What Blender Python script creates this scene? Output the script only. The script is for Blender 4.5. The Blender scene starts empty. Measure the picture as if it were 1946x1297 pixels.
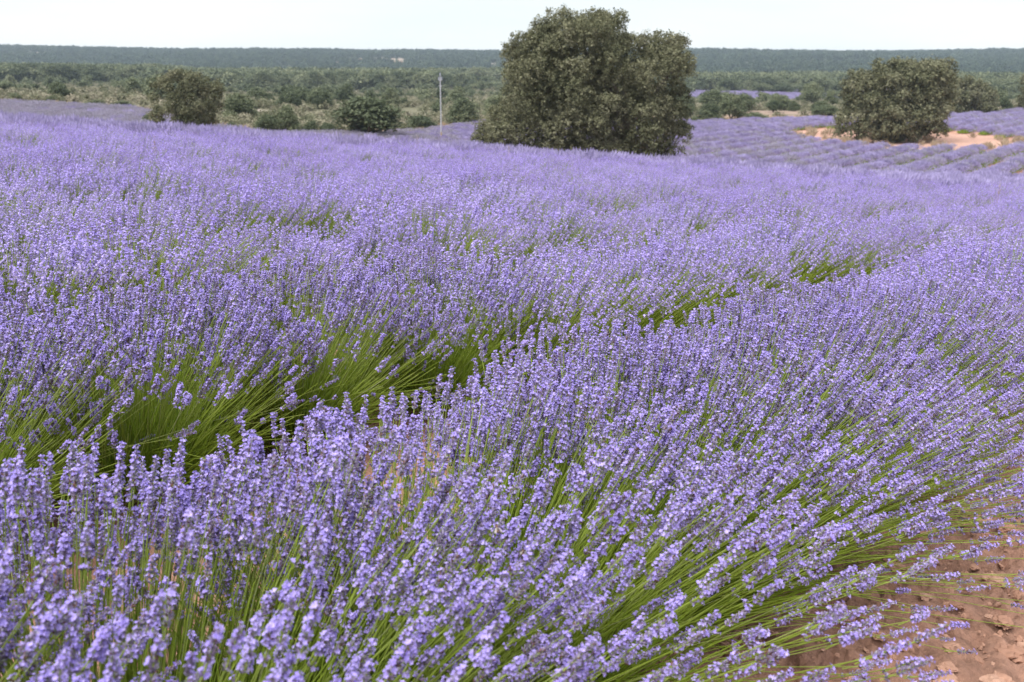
import bpy, math, random
import numpy as np
from mathutils import Vector, Matrix, Euler, noise as mnoise

rng = np.random.default_rng(7)
random.seed(7)
S = bpy.context.scene
COL = S.collection
PI = math.pi

# ------------------------------------------------------------------ camera
CAM_H = 1.45
F = 1910.0                                   # focal length in pixels of the 1946 px wide photograph
TILT = math.atan(528.0 / F)
cd = bpy.data.cameras.new('camera'); cam = bpy.data.objects.new('camera', cd); COL.objects.link(cam)
cam.location = (0, 0, CAM_H); cam.rotation_euler = (PI / 2 - TILT, 0, 0)
cd.sensor_width = 36; cd.lens = 36 * F / 1946; cd.clip_start = 0.05; cd.clip_end = 8000
cd.dof.use_dof = True; cd.dof.focus_distance = 3.4; cd.dof.aperture_fstop = 6.3
S.camera = cam

# ------------------------------------------------------------------ sky and light
SUN_EL, SUN_AZ = 62.0, -140.0                 # azimuth measured from +Y towards +X
w = bpy.data.worlds.new('World'); S.world = w; w.use_nodes = True
nt = w.node_tree; nt.nodes.clear()
out = nt.nodes.new('ShaderNodeOutputWorld'); bg = nt.nodes.new('ShaderNodeBackground')
sky = nt.nodes.new('ShaderNodeTexSky'); sky.sky_type = 'NISHITA'; sky.sun_disc = False
sky.sun_elevation = math.radians(SUN_EL); sky.sun_rotation = math.radians(SUN_AZ); sky.altitude = 900
tc = nt.nodes.new('ShaderNodeTexCoord'); mp = nt.nodes.new('ShaderNodeMapping'); mp.inputs['Scale'].default_value = (1.2, 1.2, 7)
no = nt.nodes.new('ShaderNodeTexNoise'); no.inputs['Scale'].default_value = 2.2; no.inputs['Detail'].default_value = 6
cr = nt.nodes.new('ShaderNodeValToRGB')
cr.color_ramp.elements[0].position = .35; cr.color_ramp.elements[0].color = (2.62, 2.78, 2.88, 1)
cr.color_ramp.elements[1].position = .62; cr.color_ramp.elements[1].color = (2.98, 3.05, 3.1, 1)
mx = nt.nodes.new('ShaderNodeMixRGB'); mx.inputs['Fac'].default_value = .9
nt.links.new(tc.outputs['Generated'], mp.inputs['Vector']); nt.links.new(mp.outputs[0], no.inputs['Vector'])
nt.links.new(no.outputs['Fac'], cr.inputs['Fac']); nt.links.new(sky.outputs[0], mx.inputs[1]); nt.links.new(cr.outputs[0], mx.inputs[2])
nt.links.new(mx.outputs[0], bg.inputs['Color']); bg.inputs['Strength'].default_value = .1
nt.links.new(bg.outputs[0], out.inputs['Surface'])
sl = bpy.data.lights.new('sun', 'SUN'); sun = bpy.data.objects.new('sun', sl); COL.objects.link(sun)
sl.energy = 2.5; sl.angle = math.radians(60); sl.color = (1, .96, .9)
_e, _a = math.radians(SUN_EL), math.radians(SUN_AZ)
sun.rotation_euler = Vector((math.cos(_e) * math.sin(_a), math.cos(_e) * math.cos(_a), math.sin(_e))).to_track_quat('Z', 'Y').to_euler()
S.view_settings.view_transform = 'Standard'; S.view_settings.look = 'None'; S.view_settings.gamma = 1
S.view_settings.use_curve_mapping = False; S.view_settings.exposure = 1.7
S.cycles.max_bounces = 8; S.cycles.diffuse_bounces = 5; S.cycles.volume_bounces = 0; S.cycles.transparent_max_bounces = 6
S.cycles.use_denoising = True

# ------------------------------------------------------------------ helpers
def tag(o, label=None, cat=None, group=None, kind=None):
    if label: o['label'] = label
    if cat: o['category'] = cat
    if group: o['group'] = group
    if kind: o['kind'] = kind
    return o

def mesh_np(name, V, T, mats, mi=None, tint=None, smooth=False, color=None):
    me = bpy.data.meshes.new(name)
    V = np.ascontiguousarray(V, dtype=np.float32); T = np.ascontiguousarray(T, dtype=np.int32)
    k = T.shape[1]
    me.vertices.add(len(V)); me.vertices.foreach_set('co', V.ravel())
    me.loops.add(T.size); me.loops.foreach_set('vertex_index', T.ravel())
    me.polygons.add(len(T)); me.polygons.foreach_set('loop_start', np.arange(0, T.size, k, dtype=np.int32))
    for m in mats: me.materials.append(m)
    if mi is not None: me.polygons.foreach_set('material_index', np.ascontiguousarray(mi, dtype=np.int32))
    if tint is not None:
        a = me.attributes.new('tint', 'FLOAT', 'POINT'); a.data.foreach_set('value', np.ascontiguousarray(tint, dtype=np.float32))
    if color is not None:
        a = me.attributes.new('ground_colour', 'FLOAT_COLOR', 'POINT'); a.data.foreach_set('color', np.ascontiguousarray(color, dtype=np.float32).ravel())
    me.update(calc_edges=True)
    if smooth: me.polygons.foreach_set('use_smooth', np.ones(len(T), dtype=bool))
    return me

def link(name, data, parent=None, loc=(0, 0, 0)):
    o = bpy.data.objects.new(name, data); COL.objects.link(o); o.location = loc
    if parent is not None: o.parent = parent
    return o

class Buf:
    """collects triangle soups"""
    def __init__(s): s.V = []; s.T = []; s.M = []; s.C = []; s.n = 0
    def add(s, V, T, m=0, tint=0.5):
        V = np.asarray(V, float); T = np.asarray(T, int)
        s.V.append(V); s.T.append(T + s.n); s.n += len(V)
        s.M.append(np.full(len(T), m) if np.isscalar(m) else np.asarray(m))
        s.C.append(np.full(len(V), tint) if np.isscalar(tint) else np.asarray(tint))
    def arrays(s): return np.concatenate(s.V), np.concatenate(s.T), np.concatenate(s.M), np.concatenate(s.C)
    def mesh(s, name, mats, smooth=False):
        V, T, M, C = s.arrays(); return mesh_np(name, V, T, mats, M, C, smooth)

def frames(D, spin):
    """rotation matrices (N,3,3) whose z column is D"""
    D = D / np.linalg.norm(D, axis=1, keepdims=True)
    up = np.where(np.abs(D[:, 2:3]) > .95, np.array([[1., 0, 0]]), np.array([[0, 0, 1.]]))
    X = np.cross(up, D); X /= np.linalg.norm(X, axis=1, keepdims=True); Y = np.cross(D, X)
    c, s_ = np.cos(spin)[:, None], np.sin(spin)[:, None]
    X2 = X * c + Y * s_; Y2 = np.cross(D, X2)
    return np.stack([X2, Y2, D], axis=2)

def stamp(tmpl, R, P, sc, tints=None):
    """copies of a template soup (V,T,M,C) at N transforms"""
    V, T, M, C = tmpl; N = len(P)
    sc = np.asarray(sc); sc = sc[:, None, None] if sc.ndim == 1 else sc[:, None, :]
    W = np.einsum('nij,nvj->nvi', R, V[None] * sc) + P[:, None]
    TT = T[None] + (np.arange(N) * len(V))[:, None, None]
    CC = np.repeat(C[None], N, 0)
    if tints is not None: CC = CC * .5 + tints[:, None] * .5
    return W.reshape(-1, 3), TT.reshape(-1, 3), np.tile(M, N), CC.ravel()

def tubes(pts, rad, sides=3):
    """pts (N,K,3) polylines, rad (N,K) -> soup"""
    N, K, _ = pts.shape
    D = np.gradient(pts, axis=1).reshape(-1, 3)
    R = frames(D, np.zeros(len(D))).reshape(N, K, 3, 3)
    a = np.arange(sides) * 2 * PI / sides
    ring = np.stack([np.cos(a), np.sin(a), 0 * a], 1)
    V = pts[:, :, None] + np.einsum('nkij,sj->nksi', R, ring) * rad[:, :, None, None]
    idx = np.arange(N * K * sides).reshape(N, K, sides)
    A = idx[:, :-1]; B = idx[:, 1:]; A2 = np.roll(A, -1, 2); B2 = np.roll(B, -1, 2)
    T = np.concatenate([np.stack([A, A2, B2], -1).reshape(-1, 3), np.stack([A, B2, B], -1).reshape(-1, 3)])
    return V.reshape(-1, 3), T

def fbm(x, y, sc, octv=4, seed=0.):
    """cheap vectorised value noise, about -1..1"""
    x = np.asarray(x, float) / sc + seed * 17.3; y = np.asarray(y, float) / sc + seed * 9.1
    tot = 0; amp = 1.; nrm = 0
    for o in range(octv):
        xi = np.floor(x); yi = np.floor(y); fx = x - xi; fy = y - yi
        fx = fx * fx * (3 - 2 * fx); fy = fy * fy * (3 - 2 * fy)
        def h(a, b):
            v = np.sin(a * 127.1 + b * 311.7 + o * 13.7) * 43758.5453
            return (v - np.floor(v)) * 2 - 1
        v = (h(xi, yi) * (1 - fx) + h(xi + 1, yi) * fx) * (1 - fy) + (h(xi, yi + 1) * (1 - fx) + h(xi + 1, yi + 1) * fx) * fy
        tot = tot + v * amp; nrm += amp; amp *= .5; x = x * 2.03 + 5.2; y = y * 2.03 + 1.3
    return tot / nrm

def sstep(a, b, x):
    t = np.clip((x - a) / (b - a), 0, 1); return t * t * (3 - 2 * t)

# ------------------------------------------------------------------ terrain
RU = np.array([.6, .8]); RN = np.array([.8, -.6])      # direction along the near rows, and across them
ROW0, ROWGAP = -1.42, 1.82

def ridge_top(x):          # height of the far plateau against the place along it
    return CAM_H + np.interp(x, [-900, -650, -400, -60, 240, 430, 620, 660, 800], [18.5, 16, 12.2, 10.4, 11.4, 9.2, 11.0, 8.3, 6.0]) + 2.0 * fbm(x, x * 0, 110, 3, 66)

def terrain(x, y):
    x = np.asarray(x, float); y = np.asarray(y, float)
    plane = -.06 * np.clip(y, -20, 60) - .065 * np.clip(x, -45, 45)
    az = x / np.maximum(y, 20)
    floor_ = CAM_H + np.interp(az, [-.6, -.5, -.37, -.28, -.17, -.08, .0, .3, .6], [-4.0, -4.1, -4.25, -4.8, -5.3, -5.8, -6.0, -6.0, -5.8])
    z = plane + (floor_ - plane) * sstep(34, 62, y)
    floor_ = floor_ + np.clip(az * 6 + .3, 0, 1) * .030 * (np.clip(y, 55, 112) - 80)
    far = CAM_H - 8.0 + np.interp(az, [-.5, -.34, -.3, 0, .2, .5], [1.6, 1.4, .2, -.4, -1.6, -1.8])
    far = far + 1.0 * fbm(x, y, 70, 3, 2)
    z = z + (far - z) * sstep(110, 300, y)
    dip = CAM_H - 13.
    z = z + (dip - z) * sstep(470, 620, y)
    rise = sstep(560, 1320, y + 60 * fbm(x, y * .3, 160, 3, 5))
    z = z + (ridge_top(x) - z) * rise
    return z + np.clip(y / 400, 0, 1) * .8 * fbm(x, y, 25, 3, 8)

def cam_ray(px, py):
    u = (px - 973) / F; v = (py - 648.5) / F
    c, s_ = math.cos(TILT), math.sin(TILT)
    return np.array([u, c - v * s_, -s_ - v * c])

def project(P):
    P = np.asarray(P, float); c, s_ = math.cos(TILT), math.sin(TILT)
    X = P[..., 0]; Y = P[..., 1]; Z = P[..., 2] - CAM_H
    d = Y * c - Z * s_; v = -(Z * c + Y * s_)
    return 973 + F * X / d, 648.5 + F * v / d, d

def on_ground(px, py):
    """where the line of sight through this point of the photograph meets the ground"""
    r = cam_ray(px, py); ts = np.geomspace(1, 1600, 4000)
    P = ts[:, None] * r[None] + np.array([0, 0, CAM_H])
    b = P[:, 2] < terrain(P[:, 0], P[:, 1])
    i = int(np.argmax(b)) if b.any() else -1
    return P[i, 0], P[i, 1]

def at_distance(px, D):
    return (px - 973) / F * D / math.cos(TILT) * (math.cos(TILT)), D

# field edge (distance where the valley field ends) by azimuth px
EDGE_PX = [-200, 0, 270, 400, 500, 650, 790, 920, 1310, 1580, 1850, 1946, 2200]
EDGE_PY = [190, 199, 213, 246, 262, 262, 258, 238, 238, 229, 222, 212, 205]
EDGE_D = [on_ground(a, b)[1] for a, b in zip(EDGE_PX, EDGE_PY)]
EDGE_AZ = [(a - 973) / F for a in EDGE_PX]
def edge_d(x, y):
    az = x / np.maximum(y, 1.); return np.interp(az, EDGE_AZ, EDGE_D)

ISL = on_ground(1706, 265)   # bare ground round the right-hand oak
ISLD = (on_ground(1706, 243)[1] - on_ground(1706, 289)[1]) / 2
def island(x, y):
    a = (x - ISL[0]) / (190 * ISL[1] / F); b = (y - ISL[1]) / ISLD
    return np.sqrt(a * a + b * b) + .16 * fbm(x, y, 3, 3, 4)

OAK = (4.6, 43.0); OAKL = (-18.2, 56.0)
def strip_field(x, y):       # the far lavender strip on the right
    x = np.asarray(x, float); y = np.asarray(y, float)
    b = y > STRIP_Y[0] + 14 * (x / np.maximum(y, 1) - .18)
    az = x / np.maximum(y, 1.)
    return (az > .165) & (az < .40) & b & (y < STRIP_Y[1])

STRIP_Y = (on_ground(1450, 193)[1], on_ground(1450, 177)[1]); print('strip', STRIP_Y)
def ground_colour(x, y):
    n1 = fbm(x, y, 6, 4, 1)[:, None]; n2 = fbm(x, y, 40, 4, 3)[:, None]; n3 = fbm(x, y, 1.1, 4, 6)[:, None]
    soil = np.array([[.37, .212, .155]]) * (1 + .18 * n3 + .08 * n1)
    scrub = np.array([[.085, .085, .052]]) * (1 + .22 * n1) * (1 + .25 * n2) + np.array([[.05, .04, .034]]) * np.clip(n2 * 2, 0, 1)
    wood = np.array([[.13, .12, .095]]) * (1 + .3 * n2)
    ed = edge_d(x, y)
    m = sstep(ed + 2, ed + 9, y)[:, None]
    c = soil * (1 - m) + scrub * m
    m = sstep(430, 560, y)[:, None]; c = c * (1 - m) + wood * m
    sf = strip_field(x, y + 4 * n1[:, 0])[:, None]; c = np.where(sf, soil * .7, c); im = (1 - sstep(.95, 1.1, island(x, y)))[:, None]; c = c * (1 - im) + soil * np.array([[1.0, 1.08, 1.18]]) * im
    return c

# patches of bare pale ground / rock: (px, py, half width m, half depth m, colour)
PATCH = [(455, 253, 6, 3.5, (.60, .40, .30)), (760, 262, 5, 3, (.55, .38, .28)), (600, 168, 18, 14, (.30, .26, .19)), (90, 180, 16, 12, (.30, .27, .2)), (465, 212, 3.4, 9, (.42, .36, .33)), (895, 162, 17, 45, (.62, .46, .34)), (925, 161, 8, 12, (.62, .5, .4)), (60, 103, 42, 70, (.5, .38, .32)),
         (725, 118, 48, 40, (.55, .38, .29)), (765, 121, 25, 40, (.55, .38, .29)), (840, 121, 12, 25, (.5, .36, .3)), (690, 113, 40, 40, (.4, .31, .25)),
         (1860, 106, 22, 30, (.5, .38, .32)), (1520, 203, 10, 12, (.4, .37, .34)), (1345, 196, 8, 10, (.5, .42, .37)), (1440, 222, 14, 8, (.36, .26, .2)),
         (1500, 215, 14, 8, (.36, .27, .22)), (1565, 125, 30, 40, (.3, .25, .2)), (350, 172, 6, 8, (.33, .26, .2)),
         (120, 165, 16, 10, (.3, .24, .2)), (1900, 178, 12, 16, (.45, .36, .3)), (330, 108, 26, 30, (.3, .22, .2)), (170, 107, 20, 30, (.3, .22, .2))]
def grid():
    front = np.radians(np.linspace(-38, 38, 620)); rest = np.radians(np.linspace(38, 322, 90))[1:-1]
    A = np.concatenate([front, rest])
    R = np.concatenate([[.05], np.linspace(.4, 1.5, 12)[:-1], np.arange(1.5, 7.5, .0125), np.geomspace(7.5, 2300, 330)])
    r, a = np.meshgrid(R, A, indexing='ij')
    x = r * np.sin(a); y = r * np.cos(a)
    xf, yf = x.ravel(), y.ravel()
    z = terrain(xf, yf)
    near = 1 - sstep(5.5, 8, np.hypot(xf, yf))
    # trodden clods, cracks and small hollows of the bare path
    nn_ = near > 0; f1 = np.full(len(xf), 1.); f2 = np.full(len(xf), 1.); hh = np.zeros(len(xf))
    wx = xf[nn_] + .05 * fbm(xf[nn_], yf[nn_], .09, 3, 33); wy = yf[nn_] + .05 * fbm(xf[nn_], yf[nn_], .09, 3, 34)
    for CS, amp, sd in ((.16, 1., 0.), (.07, .5, 5.)):
        gx = np.floor(wx / CS); gy = np.floor(wy / CS); A1 = np.full(len(wx), 9.); A2 = np.full(len(wx), 9.); id_ = np.zeros(len(wx))
        for ox in (-1, 0, 1):
            for oy in (-1, 0, 1):
                cx = gx + ox; cy = gy + oy
                h1 = np.sin(cx * 127.1 + cy * 311.7 + sd) * 43758.5453; h1 -= np.floor(h1); h2 = np.sin(cx * 269.5 + cy * 183.3 + sd) * 43758.5453; h2 -= np.floor(h2)
                d = np.hypot((cx + h1) * CS - wx, (cy + h2) * CS - wy) / CS
                c1 = d < A1; A2 = np.where(c1, A1, np.minimum(A2, d)); id_ = np.where(c1, h1 * 7 + h2 * 3, id_); A1 = np.where(c1, d, A1)
        e = sstep(0, .22, A2 - A1); idn = id_ - np.floor(id_); patchy = sstep(-.25, .2, fbm(wx, wy, .45, 3, 44 + sd))
        hh[nn_] += amp * (e - 1) * .030 * patchy + amp * (idn - .5) * .026 * patchy * e
    n = fbm(xf, yf, .34, 3, 11) * .03 + hh * .9 + fbm(xf, yf, .045, 3, 19) * .014
    cl = fbm(xf, yf, .085, 3, 12); n = n + np.abs(cl) * .035 + np.clip(fbm(xf, yf, .028, 2, 14), 0, 1) * .008
    cr_ = fbm(xf + .1 * fbm(xf, yf, .2, 2, 3), yf, .21, 3, 15); n = n - (1 - sstep(0, .09, np.abs(cr_))) * .028 * (fbm(xf, yf, .5, 2, 16) > -.1)
    z = z + n * near
    # planting ridges
    c = ground_colour(xf, yf)
    for (px, py, hw, hd, col) in PATCH:
        X0, Y0 = on_ground(px, py)
        d = np.sqrt(((xf - X0) / hw) ** 2 + ((yf - Y0) / hd) ** 2) + .55 * fbm(xf, yf, hw * .5, 4, px * .01)
        m = (1 - sstep(.6, 1.05, d))[:, None]
        c = c * (1 - m) + np.array([col]) * .62 * m
    tone = (1 - .35 * (1 - sstep(0, .12, np.abs(cr_))) * near)[:, None]
    c = np.concatenate([np.clip(c * 1, 0, 1), np.ones((len(xf), 1))], 1)
    nr, na = r.shape; i = np.arange(nr * na).reshape(nr, na)
    a0 = i[:-1]; a1 = i[1:]; b0 = np.roll(a0, -1, 1); b1 = np.roll(a1, -1, 1)
    Q = np.stack([a0, b0, b1, a1], -1).reshape(-1, 4)[:, ::-1]
    return np.stack([xf, yf, z], 1), Q, c

# ------------------------------------------------------------------ materials
def mat(name):
    m = bpy.data.materials.new(name); m.use_nodes = True; nt = m.node_tree; nt.nodes.clear()
    o = nt.nodes.new('ShaderNodeOutputMaterial'); p = nt.nodes.new('ShaderNodeBsdfPrincipled')
    nt.links.new(p.outputs[0], o.inputs['Surface']); return m, nt, p, o

def tinted(name, stops, rough=.7, trans=.0, spec=.3, rnd=.35, noise=None):
    """colour from the per-piece tint and the copy's own random number; thin pieces let some light through"""
    m, nt, p, o = mat(name); N = nt.nodes.new; L = nt.links.new
    a = N('ShaderNodeAttribute'); a.attribute_name = 'tint'
    oi = N('ShaderNodeObjectInfo')
    s1 = N('ShaderNodeMath'); s1.operation = 'MULTIPLY_ADD'; s1.inputs[1].default_value = rnd; L(oi.outputs['Random'], s1.inputs[0])
    s0 = N('ShaderNodeMath'); s0.operation = 'SUBTRACT'; s0.inputs[1].default_value = rnd / 2; L(a.outputs['Fac'], s0.inputs[0]); L(s0.outputs[0], s1.inputs[2])
    src = s1.outputs[0]
    if noise:
        g = N('ShaderNodeNewGeometry'); n = N('ShaderNodeTexNoise'); n.inputs['Scale'].default_value = noise[0]; n.inputs['Detail'].default_value = 4
        L(g.outputs['Position'], n.inputs['Vector'])
        q = N('ShaderNodeMath'); q.operation = 'MULTIPLY_ADD'; q.inputs[1].default_value = noise[1]; L(n.outputs['Fac'], q.inputs[0])
        q2 = N('ShaderNodeMath'); q2.operation = 'SUBTRACT'; q2.inputs[1].default_value = noise[1] * .5; L(src, q2.inputs[0]); L(q2.outputs[0], q.inputs[2]); src = q.outputs[0]
    r = N('ShaderNodeValToRGB'); el = r.color_ramp.elements
    while len(el) < len(stops): el.new(.5)
    for e, (pos, c) in zip(el, stops): e.position = pos; e.color = (*c, 1)
    L(src, r.inputs['Fac']); L(r.outputs[0], p.inputs['Base Color'])
    p.inputs['Roughness'].default_value = rough; p.inputs['Specular IOR Level'].default_value = spec
    if trans > 0:
        t = N('ShaderNodeBsdfTranslucent'); L(r.outputs[0], t.inputs['Color']); mxs = N('ShaderNodeMixShader'); mxs.inputs[0].default_value = trans
        L(p.outputs[0], mxs.inputs[1]); L(t.outputs[0], mxs.inputs[2]); L(mxs.outputs[0], o.inputs['Surface'])
    return m

M_PETAL = tinted('petal', [(0, (.34, .27, .72)), (.5, (.43, .35, .81)), (1, (.53, .45, .87))], .6, .4, .2, .4)
M_CALYX = tinted('calyx', [(0, (.20, .145, .22)), (.45, (.31, .26, .41)), (.85, (.39, .36, .48)), (1, (.30, .33, .26))], .75, .2, .2, .3)
M_BROWN = tinted('spent_floret', [(0, (.10, .055, .05)), (1, (.22, .12, .09))], .8, .1, .2, .3)
M_STEM = tinted('stem', [(0, (.18, .27, .025)), (.5, (.29, .39, .045)), (.8, (.35, .43, .11)), (1, (.36, .40, .20))], .6, .4, .3, .2)
M_LEAF = tinted('lavender_leaf', [(0, (.13, .20, .02)), (.5, (.24, .34, .03)), (1, (.31, .41, .07))], .65, .4, .3, .3)
M_WOOD = tinted('woody_base', [(0, (.10, .07, .05)), (1, (.2, .15, .11))], .9, 0, .2, .2)
M_FARFL = tinted('far_flower', [(0, (.25, .225, .36)), (.5, (.36, .32, .53)), (1, (.46, .41, .66))], .7, .3, .2, .4)
M_FARGR = tinted('far_flower_sparse', [(0, (.25, .25, .26)), (.5, (.34, .32, .42)), (1, (.42, .39, .52))], .7, .3, .2, .4)
M_OAK = tinted('oak_leaf', [(0, (.050, .058, .030)), (.5, (.130, .134, .078)), (1, (.235, .23, .155))], .75, .22, .15, .1, (1.0, .4))
M_OAKG = tinted('shrub_leaf', [(0, (.036, .052, .026)), (.5, (.092, .114, .060)), (1, (.19, .205, .12))], .65, .22, .3, .5, (.03, .8))
M_PINE = tinted('wood_leaf', [(0, (.018, .034, .022)), (.5, (.036, .060, .036)), (1, (.075, .10, .055))], .7, .2, .3, .6, (.012, .9))
M_SCRUB = tinted('scrub_leaf', [(0, (.085, .095, .05)), (.5, (.17, .17, .105)), (1, (.29, .26, .20))], .7, .2, .3, .7, (.035, 1.0))
M_BARK = tinted('bark', [(0, (.06, .05, .042)), (1, (.16, .135, .115))], .9, 0, .2, .2, (6, .8))
M_STRAW = tinted('dry_grass', [(0, (.30, .23, .16)), (1, (.44, .36, .27))], .8, .3, .2, .4)
M_CLOD = tinted('soil_clod', [(0, (.25, .14, .10)), (.5, (.34, .195, .14)), (1, (.42, .27, .205))], .95, 0, .1, .6, (40, .5))

def ground_material():
    m, nt, p, o = mat('ground'); N = nt.nodes.new; L = nt.links.new
    a = N('ShaderNodeAttribute'); a.attribute_name = 'ground_colour'
    g = N('ShaderNodeNewGeometry')
    n = N('ShaderNodeTexNoise'); n.inputs['Scale'].default_value = 14; n.inputs['Detail'].default_value = 8; n.inputs['Roughness'].default_value = .65
    L(g.outputs['Position'], n.inputs['Vector'])
    r = N('ShaderNodeMapRange'); r.inputs['From Min'].default_value = .25; r.inputs['From Max'].default_value = .75; r.inputs['To Min'].default_value = .62; r.inputs['To Max'].default_value = 1.4
    L(n.outputs['Fac'], r.inputs['Value'])
    v = N('ShaderNodeTexVoronoi'); v.inputs['Scale'].default_value = 55; L(g.outputs['Position'], v.inputs['Vector'])
    vr = N('ShaderNodeMapRange'); vr.inputs['From Min'].default_value = .0; vr.inputs['From Max'].default_value = .16; vr.inputs['To Min'].default_value = 1.35; vr.inputs['To Max'].default_value = 1
    L(v.outputs['Distance'], vr.inputs['Value'])
    mm = N('ShaderNodeMath'); mm.operation = 'MULTIPLY'; L(r.outputs[0], mm.inputs[0]); L(vr.outputs[0], mm.inputs[1])
    sc = N('ShaderNodeVectorMath'); sc.operation = 'SCALE'; L(a.outputs['Color'], sc.inputs[0]); L(mm.outputs[0], sc.inputs['Scale'])
    L(sc.outputs[0], p.inputs['Base Color']); p.inputs['Roughness'].default_value = .95; p.inputs['Specular IOR Level'].default_value = .15
    n2 = N('ShaderNodeTexNoise'); n2.inputs['Scale'].default_value = 32; n2.inputs['Detail'].default_value = 12; n2.inputs['Roughness'].default_value = .7; L(g.outputs['Position'], n2.inputs['Vector'])
    b = N('ShaderNodeBump'); b.inputs['Strength'].default_value = 1; b.inputs['Distance'].default_value = .03; L(n2.outputs['Fac'], b.inputs['Height']); L(b.outputs[0], p.inputs['Normal'])
    return m

V, Q, C = grid()
ground = link('ground', mesh_np('ground', V, Q, [ground_material()], smooth=True, color=C)); tag(ground, kind='structure')
GZ = (float(V[:, 2].min()), float(V[:, 2].max())); del V, Q, C

# ------------------------------------------------------------------ geometry-node scatter for what nobody can count
def scatter(name, P, rot, scl, idx, sources, group_name):
    """one object: points that each carry a copy of one of the source meshes"""
    me = bpy.data.meshes.new(name); me.vertices.add(len(P)); me.vertices.foreach_set('co', np.ascontiguousarray(P, dtype=np.float32).ravel())
    a = me.attributes.new('rot', 'FLOAT_VECTOR', 'POINT'); a.data.foreach_set('vector', np.ascontiguousarray(rot, dtype=np.float32).ravel())
    a = me.attributes.new('scl', 'FLOAT_VECTOR', 'POINT'); a.data.foreach_set('vector', np.ascontiguousarray(scl, dtype=np.float32).ravel())
    a = me.attributes.new('pick', 'INT', 'POINT'); a.data.foreach_set('value', np.ascontiguousarray(idx, dtype=np.int32))
    o = link(name, me)
    ng = bpy.data.node_groups.get(group_name)
    if ng is None:
        ng = bpy.data.node_groups.new(group_name, 'GeometryNodeTree')
        ng.interface.new_socket('Geometry', in_out='INPUT', socket_type='NodeSocketGeometry')
        ng.interface.new_socket('Geometry', in_out='OUTPUT', socket_type='NodeSocketGeometry')
        N = ng.nodes.new; L = ng.links.new
        gi = N('NodeGroupInput'); go = N('NodeGroupOutput'); iop = N('GeometryNodeInstanceOnPoints'); j = N('GeometryNodeJoinGeometry')
        for s_ in reversed(sources):
            oi = N('GeometryNodeObjectInfo'); oi.inputs['Object'].default_value = s_; oi.inputs['As Instance'].default_value = True; oi.transform_space = 'ORIGINAL'
            L(oi.outputs['Geometry'], j.inputs[0])
        def at(n_, t):
            q = N('GeometryNodeInputNamedAttribute'); q.data_type = t; q.inputs['Name'].default_value = n_; return q.outputs['Attribute']
        L(gi.outputs[0], iop.inputs['Points']); L(j.outputs[0], iop.inputs['Instance']); iop.inputs['Pick Instance'].default_value = True
        L(at('pick', 'INT'), iop.inputs['Instance Index'])
        er = N('FunctionNodeEulerToRotation'); L(at('rot', 'FLOAT_VECTOR'), er.inputs[0]); L(er.outputs[0], iop.inputs['Rotation'])
        L(at('scl', 'FLOAT_VECTOR'), iop.inputs['Scale']); L(iop.outputs[0], go.inputs[0])
    mo = o.modifiers.new('scatter', 'NODES'); mo.node_group = ng
    return o

def source(name, me): return bpy.data.objects.new(name, me)      # not in the scene: only read by scatter()

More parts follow.
